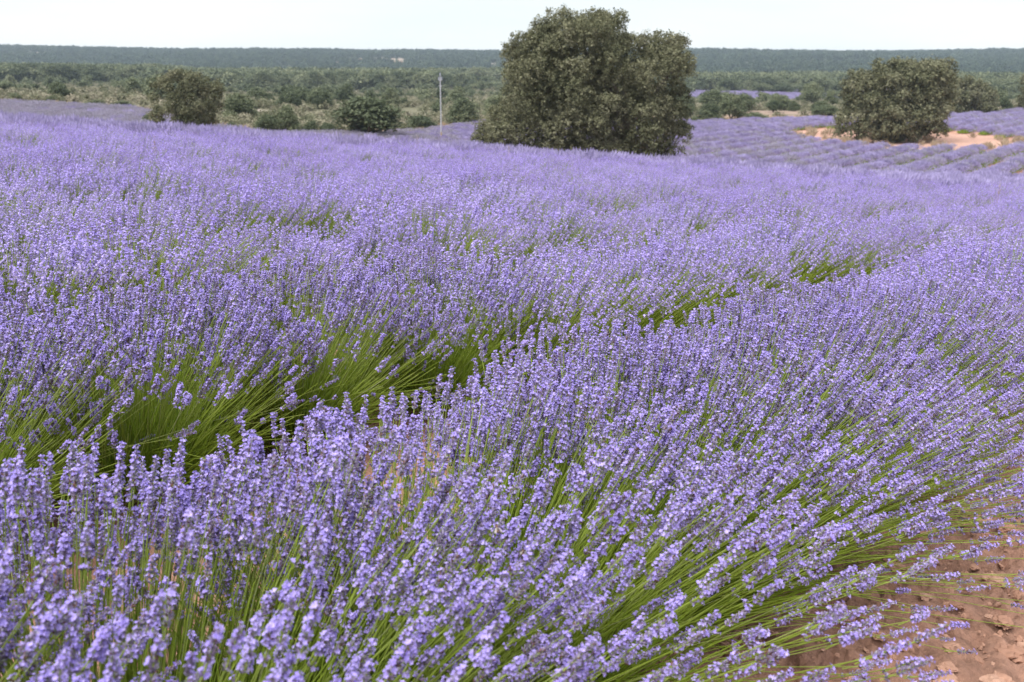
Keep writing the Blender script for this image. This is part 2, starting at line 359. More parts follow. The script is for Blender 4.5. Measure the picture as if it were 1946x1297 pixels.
# ------------------------------------------------------------------ lavender
def spike_soup(seed, lod=0):
    """one flower head along +z: whorls of calyces with open florets, one whorl set apart below. materials 0 petal 1 calyx 2 brown 3 stem"""
    r = np.random.default_rng(seed); b = Buf()
    bloom = (.12, .4, .55, .46, .7, .3)[seed % 6]; L = .056 * r.uniform(.75, 1.2); nw = int(r.integers(6, 9)) if lod == 0 else 5
    zs = list(np.linspace(.004, L, nw)); 
    if r.random() < .75: zs = [-.022 * r.uniform(.8, 1.2)] + zs
    if lod == 0: V, T = tubes(np.array([[[0, 0, -.03], [0, 0, .02], [0, 0, L]]]), np.array([[.0013, .0012, .0007]]), 4); b.add(V, T, 3, .6)
    for wi, z0 in enumerate(zs):
        t = max(0, z0) / L; wr = .0115 * (1 - .45 * t ** 2) * r.uniform(.85, 1.1)
        nc = int(r.integers(7, 10)) if lod == 0 else 4
        if t > .9: nc = max(3, nc - 3)
        a0 = r.random() * 6.28
        for k in range(nc):
            a = a0 + k * 2 * PI / nc + r.normal(0, .15); el = r.uniform(.45, .95) + t * .35
            d = np.array([math.cos(a) * math.cos(el), math.sin(a) * math.cos(el), math.sin(el)])
            base = np.array([0, 0, z0 + r.normal(0, .0014)]) + d * .0015; ln = r.uniform(.0068, .0095) * (1 if t < .8 else .8)
            side = np.cross(d, [0, 0, 1]); side /= np.linalg.norm(side); upv = np.cross(side, d)
            tip = base + d * ln
            if lod == 0:
                ring0 = [base + (side * math.cos(q) + upv * math.sin(q)) * .0010 for q in (0, 2.09, 4.19)]
                ring1 = [base + d * ln * .6 + (side * math.cos(q) + upv * math.sin(q)) * .0017 for q in (0, 2.09, 4.19)]
                ring2 = [tip + (side * math.cos(q) + upv * math.sin(q)) * .0012 for q in (0, 2.09, 4.19)]
                VV = np.array(ring0 + ring1 + ring2); TT = []
                for o_ in (0, 3):
                    for q in range(3):
                        q2 = (q + 1) % 3; TT += [[o_ + q, o_ + q2, o_ + 3 + q2], [o_ + q, o_ + 3 + q2, o_ + 3 + q]]
                b.add(VV, TT, 2 if r.random() < (.05 if bloom > .35 else .16) else 1, np.clip(r.normal(.5, .25), 0, 1))
            else:
                b.add([base + side * .002, base - side * .002, tip + side * .0022, tip - side * .0022 + upv * .001], [[0, 1, 2], [1, 3, 2]], 1, np.clip(r.normal(.5, .25), 0, 1))
            if r.random() < (bloom if t < .85 else bloom + .25):
                tn = np.clip(r.normal(.5, .25), 0, 1); pl = r.uniform(.0030, .0058)
                if lod == 0:
                    mouth = tip + d * .002
                    for q in range(5):
                        qa = q * 1.257 + r.normal(0, .2); od = side * math.cos(qa) + upv * math.sin(qa)
                        pe = mouth + od * pl * (1.25 if q == 1 else .9) + d * .0014; sd = np.cross(od, d) * pl * .33
                        md = mouth + od * pl * .55 + d * .0012
                        b.add([mouth - d * .001, md + sd, pe, md - sd], [[0, 1, 2], [0, 2, 3]], 0, np.clip(tn + r.normal(0, .08), 0, 1))
                else:
                    pl *= 1.25; m_ = tip + d * .001
                    b.add([m_ + side * pl, m_ + upv * pl + d * .002, m_ - side * pl, m_ - upv * pl * .8 + d * .001], [[0, 1, 2], [0, 2, 3]], 0, tn)
    return b.arrays()

SP0 = [spike_soup(100 + i) for i in range(14)]
SP0_ME = [mesh_np('flower_spike', a[0], a[1], [M_PETAL, M_CALYX, M_BROWN, M_STEM], a[2], a[3]) for a in SP0]
SP0_SRC = [source('spike_source', m) for m in SP0_ME]
SP1 = [spike_soup(200 + i, 1) for i in range(6)]

def bush_layout(r, n, Lmin=.50, Lmax=.68, lean=(.05, 0), rad=.23, thmax=70, thin=.86, face=0., fdir=(.8, -.6)):
    """stems fan out of a low woody crown: base, middle and tip points"""
    a = r.random(n) * 2 * PI; q = np.sqrt(r.random(n))
    c0 = r.uniform(math.cos(math.radians(thmax)), 1, n * 4); t0 = np.arccos(c0); t0 = t0[r.random(n * 4) < 1 - thin * sstep(.42, .95, t0)][:n]
    th = np.resize(t0, n) * (1 + r.normal(0, .06, n))
    B = np.stack([np.cos(a) * q * rad, np.sin(a) * q * rad, .06 + .06 * (1 - q)], 1)
    a2 = a + r.normal(0, .5, n) * (1 - .6 * q)
    L = r.uniform(Lmin, Lmax, n) * (1 + .06 * np.sin(a2 * 3 + r.random() * 6)) * (1 - .05 * (th > 1))
    low = r.random(n) < .1; L[low] *= r.uniform(.6, .9, low.sum())
    D = np.stack([np.cos(a2) * np.sin(th), np.sin(a2) * np.sin(th), np.cos(th)], 1)
    fc = np.clip(D[:, 0] * fdir[0] + D[:, 1] * fdir[1], 0, 1); kp = r.random(n) > face * sstep(.25, .6, fc); B, D, L, th = B[kp], D[kp], L[kp], th[kp]; n = len(B)
    tip = B + D * L[:, None]; side = .35 + 1.2 * np.clip(D[:, 0] * RN[0] + D[:, 1] * RN[1], 0, 1); tip[:, 0] += lean[0] * L * side; tip[:, 1] -= lean[0] * .45 * L * (side - .35); tip[:, 1] += lean[1] * L; tip[:, 2] = np.maximum(tip[:, 2], .05)
    Dm = D.copy(); Dm[:, 2] += -.10 + .38 * (th > .95); Dm /= np.linalg.norm(Dm, axis=1, keepdims=True)
    mid = B + Dm * L[:, None] * .52 + r.normal(0, .012, (n, 3))
    return B, mid, tip

def stem_soup(B, Mi, T, r, K=5, w=.0013, sides=3):
    t = np.linspace(0, 1, K)[None, :, None]
    P = B[:, None] * (1 - t) ** 2 + 2 * Mi[:, None] * t * (1 - t) + T[:, None] * t ** 2
    rad = np.linspace(w * 1.15, w * .8, K)[None] * r.uniform(.8, 1.25, (len(B), 1))
    V, TT = tubes(P, rad, sides)
    tint = np.clip(np.repeat(r.normal(.42, .17, len(B))[:, None], K, 1) + np.linspace(-.12, .3, K)[None], 0, 1)
    return V, TT, np.repeat(tint.ravel(), sides)

def leaf_soup(r, n, H=.26, rad=.24, w=.0028, spread=1.0):
    """narrow upright leaves and green shoots of the leafy cushion"""
    a = r.random(n) * 2 * PI; q = np.sqrt(r.random(n)); B = np.stack([np.cos(a) * q * rad, np.sin(a) * q * rad, .02 + .08 * (1 - q)], 1)
    th = r.uniform(0, 1.15, n) * spread * (.4 + .6 * q); a2 = a + r.normal(0, .7, n); L = r.uniform(.5, 1.1, n) * H
    D = np.stack([np.cos(a2) * np.sin(th), np.sin(a2) * np.sin(th), np.cos(th)], 1); T = B + D * L[:, None]
    S_ = np.cross(D, r.normal(0, 1, (n, 3))); S_ /= np.linalg.norm(S_, axis=1, keepdims=True); S_ *= w * r.uniform(.7, 1.4, (n, 1))
    m = (B + T) / 2 + np.stack([D[:, 0] * 0, D[:, 1] * 0, L * .05], 1)
    V = np.stack([B, m + S_, m - S_, T], 1).reshape(-1, 3)
    i = (np.arange(n) * 4)[:, None, None]; TT = (np.array([[0, 1, 2], [1, 3, 2]])[None] + i).reshape(-1, 3)
    return V, TT, np.repeat(np.clip(r.normal(.5, .25, n), 0, 1), 4)

def wood_soup(r, n=16):
    a = r.random(n) * 2 * PI; d = np.stack([np.cos(a), np.sin(a)], 1)
    P = np.stack([np.c_[d * .03, np.full(n, -.05)], np.c_[d * .09, np.full(n, .02)], np.c_[d * r.uniform(.12, .2, (n, 1)), r.uniform(.06, .12, n)]], 1)
    return tubes(P, np.tile([.012, .009, .005], (n, 1)), 4)

def lay_rows(dirn, n0, gap, step, r, inside, srange, krange):
    u = np.array([math.sin(dirn), math.cos(dirn)]); nn = np.array([u[1], -u[0]]); out_ = []
    for k in krange:
        for j in range(int(srange[0] / step), int(srange[1] / step)):
            p = nn * (n0 - gap * k + r.normal(0, .05)) + u * (j * step + (k % 2) * step * .5 + r.normal(0, .07))
            if inside(p[0], p[1]): out_.append((p[0], p[1], k))
    return out_

r_ = np.random.default_rng(3)
def in_near(x, y): return -2.5 < y < 50 and abs(x) < .62 * y + 4.0 and np.hypot(x - OAK[0], y - OAK[1]) > 3.5
BUSHES = lay_rows(math.atan2(.6, .8), ROW0, ROWGAP, .80, r_, in_near, (-6, 75), range(0, 38))
BUSHES = [b for b in BUSHES if not (b[1] < .75 and np.hypot(b[0], b[1]) < 1.0)]
bx = np.array([b[0] for b in BUSHES]); by = np.array([b[1] for b in BUSHES]); bk = np.array([b[2] for b in BUSHES]); bz = terrain(bx, by)
bpx, bpy_, bd = project(np.stack([bx, by, bz + .45], 1))
marg = F * .75 / np.maximum(bd, .3)
vis = (bd > .2) & (bpx > -marg) & (bpx < 1946 + marg) & (bpy_ < 1297 + marg * 1.1)
dist = np.hypot(bx, by)
order = [i for i in np.argsort(dist) if vis[i]]
NEAR_R = 5.2
near_ids = [i for i in order if dist[i] < NEAR_R]
mid_ids = [i for i in order if dist[i] >= NEAR_R][:300 - len(near_ids)]
rest_ids = [i for i in range(len(BUSHES)) if i not in set(near_ids) | set(mid_ids)]
print('near bushes', len(near_ids), 'individual', len(near_ids) + len(mid_ids), 'rest', len(rest_ids), 'max individual dist', dist[mid_ids[-1]])
ORD = ['front', 'second', 'third', 'fourth', 'fifth', 'sixth', 'seventh', 'eighth', 'ninth', 'tenth', 'eleventh', 'twelfth', 'thirteenth', 'fourteenth', 'fifteenth', 'sixteenth', 'seventeenth', 'eighteenth', 'nineteenth', 'twentieth']

# vigour of the flowering varies over the field: gaps and greener plants
def density(x, y): return 1 + .22 * float(fbm(np.array([x]), np.array([y]), 3.0, 2, 21)[0])

TENS = {2: 'twenty', 3: 'thirty', 4: 'forty'}
def nth(j):
    if j < 20: return ORD[j] if j else 'first'
    t, u_ = divmod(j + 1, 10)
    return TENS[t][:-1] + 'ieth' if u_ == 0 else TENS[t] + '-' + ['first', 'second', 'third', 'fourth', 'fifth', 'sixth', 'seventh', 'eighth', 'ninth'][u_ - 1]
VISROW = {}
for q in near_ids + mid_ids: VISROW.setdefault(int(bk[q]), []).append(q)
for q in VISROW: VISROW[q].sort(key=lambda t: bx[t])
def along(i): return VISROW[int(bk[i])].index(i)
per_row = {}
SPIKES_NEAR = []
for n_i, i in enumerate(near_ids):
    x, y, z, k = bx[i], by[i], bz[i], int(bk[i])
    r = np.random.default_rng(1000 + i)
    per_row.setdefault(k, []).append(i)
    root = link('lavender_bush', None, loc=(x, y, z)); root['idx'] = 0; del root['idx']
    root['category'] = 'lavender bush'
    BUSH_OBJ = root
    root['group'] = 'lavender bushes of the %s row from the path' % ORD[k]
    root['_i'] = int(i); root['_k'] = k; root['_px'] = float(bpx[i]); root['_py'] = float(bpy_[i])
    n = int(((1420 if math.hypot(x, y) > 2.3 or x < -.6 else 1050) if k == 0 else 900) * density(x, y))
    B, Mi, T = bush_layout(r, n, *((.52, .70) if k == 0 else (.50, .68)), rad=.32 if k == 0 else .23, lean=(.34 if k == 0 else .16, .0), thmax=71 if k == 0 else 70, thin=.8 if k == 0 else .86, face=.80, fdir=(-.35, -.93) if k == 0 else (.8, -.6)); n = len(T)
    V, TT, ti = stem_soup(B, Mi, T, r); b = Buf(); b.add(V, TT, 0, ti)
    # flowerless shoots between the flowering stems
    B2, M2, T2 = bush_layout(r, 1000 if k == 0 else 760, .26, .56, lean=(.13, 0), rad=.34 if k == 0 else .25, thmax=66, thin=.3); V, TT, ti = stem_soup(B2, M2, T2, r, 4, .0016); b.add(V, TT, 0, np.clip(ti - .15, 0, 1))
    o = link('stem', b.mesh('stem', [M_STEM]), root); o['kind'] = 'stuff'
    b = Buf(); V, TT, ti = leaf_soup(r, 1900, H=.36, rad=.29); b.add(V, TT, 0, ti)
    o = link('leaf', b.mesh('leaf', [M_LEAF]), root); o['kind'] = 'stuff'
    V, TT = wood_soup(r); b = Buf(); b.add(V, TT, 0, .5); link('woody_base', b.mesh('woody_base', [M_WOOD]), root)
    D = T - Mi; D /= np.linalg.norm(D, axis=1, keepdims=True); D[:, 2] += .25; spin = r.random(n) * 6.28; R = frames(D, spin); sc = r.uniform(.70, 1.08, n); pick = r.integers(0, len(SP0), n)
    W = T + np.array([x, y, z]); px, py, dd = project(W)
    inn = (dd > .15) & (px > -30) & (px < 1976) & (py < 1330)
    rank = np.where(inn, -np.hypot(np.hypot(W[:, 0], W[:, 1]), W[:, 2] - CAM_H), -1e3) + .25 * T[:, 2]
    sel = np.argsort(-rank)[:295] if inn.sum() > 40 else np.array([], int)
    sel = np.array([q for q in sel if inn[q]], int)
    msk = np.ones(n, bool); msk[sel] = False
    eul = np.array([Matrix(R[q].tolist()).to_euler() for q in range(n)])
    for q in sel:
        so = bpy.data.objects.new('flower_spike', SP0_ME[pick[q]]); COL.objects.link(so); so.parent = root
        so.location = T[q]; so.rotation_euler = eul[q]; so.scale = (sc[q],) * 3
        SPIKES_NEAR.append((W[q], D[q] / np.linalg.norm(D[q]), px[q], py[q], dd[q]))
    if msk.any():
        o = scatter('flower_spike_mass', T[msk], eul[msk], np.repeat(sc[msk][:, None], 3, 1), pick[msk], SP0_SRC, 'spike scatter')
        o.parent = root; o['kind'] = 'stuff'
# unique labels of the near bushes, by row and place along the row
HPOS = lambda p: 'far left' if p < 250 else 'left' if p < 700 else 'middle' if p < 1250 else 'right' if p < 1700 else 'far right'
roots = [o for o in COL.objects if o.name.startswith('lavender_bush')]
for k in sorted(per_row):
    rr = sorted([o for o in roots if o['_k'] == k], key=lambda o: o.location.x)
    for j, o in enumerate(rr):
        o['label'] = ('violet lavender bush, %s from the left in the %s row' % (nth(along(o['_i'])), ORD[k])) + (' beside the path' if k == 0 else '')
for o in roots:
    for q in ('_i', '_k', '_px', '_py'): del o[q]

# shared bush meshes for the middle distance
def mid_bush(seed, n=820, leaves=700, face=.45, rad=.23, dL=0.):
    r = np.random.default_rng(seed); b = Buf(); g = Buf()
    B, Mi, T = bush_layout(r, n, .50 + dL, .68 + dL, lean=(.2 + dL * 2, 0), rad=rad, face=face); n = len(T); V, TT, ti = stem_soup(B, Mi, T, r, 3, .0019); g.add(V, TT, 0, ti)
    B2, M2, T2 = bush_layout(r, 420, .24, .50, lean=(.13, 0), rad=.25, thmax=66, thin=.3); V, TT, ti = stem_soup(B2, M2, T2, r, 3, .0024); g.add(V, TT, 0, np.clip(ti - .15, 0, 1))
    V, TT, ti = leaf_soup(r, leaves, H=.30, rad=.26, w=.0045); g.add(V, TT, 1, ti)
    R = frames(T - Mi, r.random(n) * 6.28); sc = r.uniform(.85, 1.3, n); pk = r.integers(0, len(SP1), n); tn = np.clip(r.normal(.5, .25, n), 0, 1)
    for q in range(len(SP1)):
        m = pk == q; V, TT, MM, CC = stamp(SP1[q], R[m], T[m], sc[m], tn[m]); b.add(V, TT, MM, CC)
    return b.mesh('flower_spike', [M_PETAL, M_CALYX, M_BROWN, M_STEM]), g.mesh('stem', [M_STEM, M_LEAF])
MID = [mid_bush(300 + i, n=int(v)) for i, v in enumerate((860, 920, 800, 950, 740))]
MIDG = [mid_bush(330 + i, n=int(v), face=.6) for i, v in enumerate((920, 880, 840))]
MIDW = [mid_bush(340 + i, n=int(v), face=.5, rad=.32, dL=.02) for i, v in enumerate((1250, 1180, 1120))]

def far_bush(seed, n=300, gr=False, fat=1.7):
    r = np.random.default_rng(seed); b = Buf()
    B, Mi, T = bush_layout(r, n, lean=(.15, 0)); R = frames(T - Mi, r.random(n) * 6.28)
    sp = Buf()
    for a in (0, 2.09, 4.19):
        c, s_ = math.cos(a) * .012, math.sin(a) * .012
        sp.add([[0, 0, -.02], [c, s_, .012], [-c * .3, -s_ * .3, .03], [0, 0, .075]], [[0, 1, 2], [1, 3, 2]], 0, .5)
    V, TT, MM, CC = stamp(sp.arrays(), R, T, r.uniform(.8, 1.25, n) * fat, r.random(n)); b.add(V, TT, MM, CC)
    V, TT, ti = leaf_soup(r, 170, H=.46, rad=.34, w=.017); b.add(V, TT, 1, ti)
    return b.mesh('far_bush', [M_FARGR if gr else M_FARFL, M_LEAF])
FAR = [source('bush_source', far_bush(400 + i)) for i in range(3)] + [source('bush_source', far_bush(410 + i, 190, True)) for i in range(3)]

for c_, i in enumerate(mid_ids):
    r = np.random.default_rng(5000 + i); k = int(bk[i]); PK = MIDW if k == 0 else MIDG if k in (1, 2) else MID; vi = int(r.integers(0, len(PK)))
    root = link('lavender_bush', None, loc=(bx[i], by[i], bz[i])); s_ = r.uniform(.9, 1.1); root.scale = (s_, s_, s_ * r.uniform(.92, 1.08)); root.rotation_euler = (0, 0, r.choice([0, .3, -.3, .6, -.5, .15]))
    link('flower_spike_mass', PK[vi][0], root)['kind'] = 'stuff'
    link('stem', PK[vi][1], root)['kind'] = 'stuff'
    zone = 'left of centre' if bpx[i] < 650 else 'near the middle' if bpx[i] < 1300 else 'towards the right'
    kk = 'in the %s row from the path' % ORD[k] if k < len(ORD) else 'in the rows near the crest'
    lab = 'violet lavender bush %s, %s' % (kk, zone)
    if k < 12 and dist[i] < 21: lab = 'violet lavender bush, %s from the left in the %s row from the path' % (nth(along(i)), ORD[k])
    tag(root, lab, 'lavender bush', 'lavender bushes %s, %s' % (kk, zone))

# the rest of the near field, the valley field and the far strip
pts, rots, scs, ids = [], [], [], []
r = np.random.default_rng(77)
for i in rest_ids:
    pts.append((bx[i], by[i], bz[i])); rots.append((0, 0, r.random() * 6.28)); s_ = r.uniform(.92, 1.1); scs.append((s_, s_, s_)); ids.append(int(r.integers(0, 3)))
rest_near = scatter('lavender_bushes', np.array(pts), np.array(rots), np.array(scs), np.array(ids), FAR, 'bush scatter')
tag(rest_near, 'violet lavender bushes crowding the crest of the near field', 'lavender', kind='stuff')

def in_valley(x, y):
    return 49 < y < 160 and abs(x) < .62 * y + 6 and y < edge_d(x, y) - 1.5 and np.hypot(x - OAKL[0], y - OAKL[1]) > 2.6
VB = lay_rows(math.radians(37), 0, 2.0, .5, r, in_valley, (-20, 210), range(-60, 150))
VB = np.array([(a, b) for a, b, k in VB]); VB = VB[island(VB[:, 0], VB[:, 1]) > 1.0]
gaps = fbm(VB[:, 0], VB[:, 1], 2.2, 3, 31); VB = VB[gaps > -.7]
vz = terrain(VB[:, 0], VB[:, 1]); n = len(VB); sz = r.uniform(.82, .94, n)
azv = VB[:, 0] / VB[:, 1]
pg = np.clip(+.28 + .3 * fbm(VB[:, 0], VB[:, 1], 14, 3, 41) + .9 * sstep(-.0, -.16, azv) + .1 * sstep(75, 60, VB[:, 1]), .04, .95)
grp = r.random(n) < pg
vf = scatter('lavender_field', np.stack([VB[:, 0], VB[:, 1], vz], 1), np.stack([0 * vz, 0 * vz, r.random(n) * 6.28], 1), np.stack([sz, sz, sz * .95], 1),
             np.where(grp, 3, 0) + r.integers(0, 3, n), FAR, 'bush scatter')
tag(vf, 'rows of lavender in the valley field around the oaks', 'lavender', kind='stuff')
print('valley bushes', n)
SB = lay_rows(math.radians(70), 0, 2.2, 1.2, r, lambda x, y: bool(strip_field(np.array(x), np.array(y))), (0, 320), range(20, 140))
SB = np.array([(a, b) for a, b, k in SB]); sz = r.uniform(1.0, 1.35, len(SB))
sf = scatter('lavender_strip', np.c_[SB, terrain(SB[:, 0], SB[:, 1])], np.c_[0 * sz, 0 * sz, r.random(len(SB)) * 6.28], np.c_[sz, sz, sz], r.integers(0, 3, len(SB)), FAR, 'bush scatter')
tag(sf, 'narrow violet lavender strip beyond the hollow on the right', 'lavender', kind='stuff')
print('strip bushes', len(SB))

# ------------------------------------------------------------------ trees
def in_poly(P, poly):
    x, y = P[:, 0], P[:, 1]; res = np.zeros(len(P), bool); m = len(poly)
    for i in range(m):
        x1, y1 = poly[i]; x2, y2 = poly[(i + 1) % m]
        cnd = ((y1 > y) != (y2 > y)) & (x < (x2 - x1) * (y - y1) / (y2 - y1 + 1e-12) + x1); res ^= cnd
    return res
def poly_dist(P, poly):
    d = np.full(len(P), 1e9); m = len(poly)
    for i in range(m):
        a = np.array(poly[i]); b = np.array(poly[(i + 1) % m]); ab = b - a; t = np.clip(((P - a) @ ab) / (ab @ ab), 0, 1)
        d = np.minimum(d, np.linalg.norm(P - a - t[:, None] * ab, axis=1))
    return d

def leaf_cloud(r, lobes, tufts, per, size, inner=.25, up=.5, flat=.9):
    """lobes (N,4: x y z radius). each lobe carries tufts on its skin, each tuft a handful of leaves"""
    Vs, ts = [], []
    Cs, tr, tt = [], [], []
    for (cx, cy, cz, R) in lobes:
        n = max(4, int(tufts * (R ** 2)));
        D = r.normal(0, 1, (n, 3)); D[:, 2] += up; D /= np.linalg.norm(D, axis=1, keepdims=True)
        bump = 1 + .16 * np.sin(D[:, 0] * 5 + cx * 9) * np.sin(D[:, 1] * 5 + cy * 7) + .1 * np.sin(D[:, 2] * 9 + cz * 5)
        q = (r.random(n) ** .32) * bump[:] if inner else bump
        P = np.array([cx, cy, cz]) + D * (R * q)[:, None] * np.array([1, 1, flat])
        Cs.append(P); tt.append(np.full(n, r.normal(0, .12)) + r.normal(0, .08, n)); tr.append(D)
    Cs = np.concatenate(Cs); tt = np.concatenate(tt); tr = np.concatenate(tr)
    n = len(Cs) * per
    P = np.repeat(Cs, per, 0) + r.normal(0, 1, (n, 3)) * size * 1.15
    Nn = np.repeat(tr, per, 0) * .8 + r.normal(0, .75, (n, 3)); Nn[:, 2] += .25
    R = frames(Nn, r.random(n) * 6.28); s_ = size * r.uniform(.6, 1.3, n)
    tm = (np.array([[-1, 0, 0], [0, .55, .12], [1, 0, 0], [0, -.55, .12]]), np.array([[0, 1, 2], [0, 2, 3]]), np.zeros(2, int), np.full(4, .5))
    V = np.einsum('nij,vj->nvi', R, tm[0]) * s_[:, None, None] + P[:, None]
    T = tm[1][None] + (np.arange(n) * 4)[:, None, None]
    ti = np.clip(.5 + np.repeat(tt, per) + r.normal(0, .13, n), 0, 1)
    return V.reshape(-1, 3), T.reshape(-1, 3), np.repeat(ti, 4)

def silhouette_lobes(r, poly, depth, nl, rmin, rmax):
    """fill an outline (metres, x right, z up) with overlapping round masses, spread over a rounded depth"""
    poly = [tuple(p) for p in poly]; A = np.array(poly); lo, hi = A.min(0), A.max(0); half = (hi[0] - lo[0]) / 2; xm = (hi[0] + lo[0]) / 2
    out_ = []; tries = 0
    while len(out_) < nl and tries < 40000:
        tries += 1
        p = lo + r.random(2) * (hi - lo); P = p[None]
        if not in_poly(P, poly)[0]: continue
        d = poly_dist(P, poly)[0]; R = r.uniform(rmin, rmax)
        if d < R * .8:
            if d < rmin * .55: continue
            R = max(d * 1.05, rmin * .6)
        ex = min(1, abs(p[0] - xm) / half); dm = depth * math.sqrt(max(.05, 1 - ex ** 2)) * min(1, .35 + d / 1.6)
        s_ = r.choice([-1, 1]) * (1 - r.random() ** 2 * .6)
        yy = s_ * max(0, dm - R * .8) * r.uniform(.8, 1.12)
        ok = all((p[0] - q[0]) ** 2 + (yy - q[1]) ** 2 + (p[1] - q[2]) ** 2 > (.55 * (R + q[3])) ** 2 for q in out_)
        if ok or tries > 20000: out_.append((p[0], yy, p[1], R))
    return out_

def trunk_mesh(r, H, rad, lobes, nb=9, name='trunk'):
    b = Buf(); K = 7; t = np.linspace(0, 1, K)
    P = np.stack([.12 * H * .3 * np.sin(t * 2.2), .1 * H * .2 * np.sin(t * 3), t * H * .55 - .25], 1)
    V, T = tubes(P[None], (rad * (1.25 - .75 * t) * (1 + .35 * np.exp(-t * 9)))[None], 12); b.add(V, T, 0, .5)
    L = np.array([l[:3] for l in lobes]); sel = r.choice(len(L), min(nb, len(L)), False)
    for q in sel:
        a = P[int(r.integers(2, K - 1))]; e = L[q]; m_ = (a + e) / 2 + np.array([0, 0, -.1 * H * .4]); tt = np.linspace(0, 1, 6)[:, None]
        B = a * (1 - tt) ** 2 + 2 * m_ * tt * (1 - tt) + e * tt ** 2
        V, T = tubes(B[None], (rad * .45 * (1 - .8 * tt[:, 0]))[None], 6); b.add(V, T, 0, .5)
    return b.mesh(name, [M_BARK], True)

def branch_meshes(r, H, rad, lobes, nb):
    L = np.array([l[:3] for l in lobes]); res = []
    for q in r.choice(len(L), min(nb, len(L)), False):
        t = r.uniform(.35, .9); a = np.array([.12 * H * .3 * math.sin(t * 2.2), .1 * H * .2 * math.sin(t * 3), t * H * .55 - .25]); e = L[q]
        m_ = (a + e) / 2 + np.array([0, 0, -.04 * H]); tt = np.linspace(0, 1, 6)[:, None]; B = a * (1 - tt) ** 2 + 2 * m_ * tt * (1 - tt) + e * tt ** 2
        V, T = tubes(B[None], (rad * .45 * (1 - .8 * tt[:, 0]))[None], 6); b = Buf(); b.add(V, T, 0, .5); res.append(b.mesh('branch', [M_BARK], True))
    return res

def px_poly(pts, x0, y0, D):
    """outline read off the photograph, as metres at distance D, relative to the foot (x0 px, y0 px)"""
    c = F / (D / math.cos(0)) ; return [((a - x0) / c, (y0 - b) / c) for a, b in pts]

def big_tree(name, X, Y, poly, depth, nl, rmin, rmax, tufts, per, size, label, seed, trunk_r, m=M_OAK, group=None, extra=()):
    r = np.random.default_rng(seed)
    z = float(terrain(X, Y)); root = link(name, None, loc=(X, Y, z))
    lobes = silhouette_lobes(r, poly, depth, nl, rmin, rmax) + list(extra)
    V, T, ti = leaf_cloud(r, lobes, tufts, per, size)
    # sparse large-leaved inside of the crown
    me = mesh_np('crown', V, T, [m], np.zeros(len(T), int), ti); link('crown', me, root)
    H = max(p[1] for p in poly); tb = link('trunk', trunk_mesh(r, H, trunk_r, lobes, 0), root)
    for bme in branch_meshes(r, H, trunk_r, lobes, 9): link('branch', bme, tb)
    tag(root, label, 'tree', group); print(name, 'leaf quads', len(T) // 2, 'lobes', len(lobes))
    return root

# main oak (outline traced in photograph pixels, then given its real size and depth)
D1 = OAK[1]; X1 = OAK[0]
zb = float(terrain(X1, D1)); fpx, fpy, _ = project(np.array([X1, D1, zb])); 
def metres(pts, X, Y):
    z = float(terrain(X, Y)); res = []
    for (a, b) in pts:
        rr = cam_ray(a, b); t = Y / rr[1]; res.append((rr[0] * t - X, rr[2] * t + CAM_H - z))
    return res
oak_px = [(897, 262), (915, 235), (930, 205), (955, 195), (948, 160), (958, 130), (950, 90), (972, 62), (1003, 62), (1010, 40), (1035, 18), (1060, 12), (1085, 24), (1110, 12), (1150, 10), (1180, 25), (1195, 60),
          (1225, 72), (1250, 56), (1300, 68), (1314, 90), (1310, 150), (1306, 200), (1316, 235), (1300, 265), (1290, 290), (1262, 300), (1240, 315), (1180, 325), (1100, 322), (1040, 318), (985, 300), (940, 288)]
OAKX = [(a, b_, c_, R_) for (px_, py_, b_, R_) in ((912, 258, .3, .42), (926, 240, -.5, .5), (930, 270, -.3, .5), (950, 255, -1.2, .6), (948, 285, .2, .5), (905, 268, -.2, .33), (968, 292, -1.0, .5), (1000, 300, -1.5, .55), (1035, 305, -2.0, .6), (1080, 312, -2.3, .6), (1130, 315, -2.3, .6), (1180, 318, -2.1, .6), (1225, 312, -1.5, .6), (1262, 285, -1.2, .6), (1290, 250, -.6, .5)) for (a, c_) in metres([(px_, py_)], X1, D1)]
big_tree('holm_oak', X1, D1, metres(oak_px, X1, D1), 3.9, 170, .5, 1.1, 235, 13, .048, 'largest holm oak, broad olive green crown rising alone above the horizon', 11, .42, extra=OAKX)
left_px = [(282, 238), (278, 215), (292, 205), (284, 180), (288, 160), (302, 148), (318, 136), (335, 131), (355, 138), (375, 136), (395, 146), (418, 152), (424, 175), (422, 205), (412, 225), (404, 250), (380, 262), (330, 262), (292, 250)]
big_tree('holm_oak', OAKL[0], OAKL[1], metres(left_px, *OAKL), 2.0, 95, .22, .48, 440, 7, .055, 'leftmost holm oak, brownish ragged crown sunk behind the lavender crest', 12, .22)
RX, RY = on_ground(1705, 268)
right_px = [(1582, 262), (1583, 230), (1600, 212), (1612, 180), (1610, 155), (1625, 135), (1650, 126), (1670, 112), (1700, 114), (1722, 118), (1745, 111), (1770, 116), (1800, 110), (1815, 135), (1812, 165), (1808, 200), (1798, 225), (1795, 250), (1770, 262), (1730, 268), (1690, 272), (1640, 272)]
big_tree('holm_oak', RX, RY, metres(right_px, RX, RY), 4.2, 190, .5, .95, 110, 8, .10, 'broad holm oak with a crown to the ground on the bare soil island', 13, .4, M_OAK)
R2X, R2Y = on_ground(1850, 222)
r2_px = [(1802, 215), (1804, 190), (1803, 165), (1815, 150), (1840, 146), (1862, 146), (1880, 158), (1893, 175), (1896, 200), (1893, 220), (1860, 223), (1820, 222)]
big_tree('holm_oak', R2X, R2Y, metres(r2_px, R2X, R2Y), 2.6, 50, .4, .75, 150, 7, .12, 'grey green holm oak just right of the oak on the soil island', 14, .3, M_OAK)
R3X, R3Y = on_ground(1955, 216)
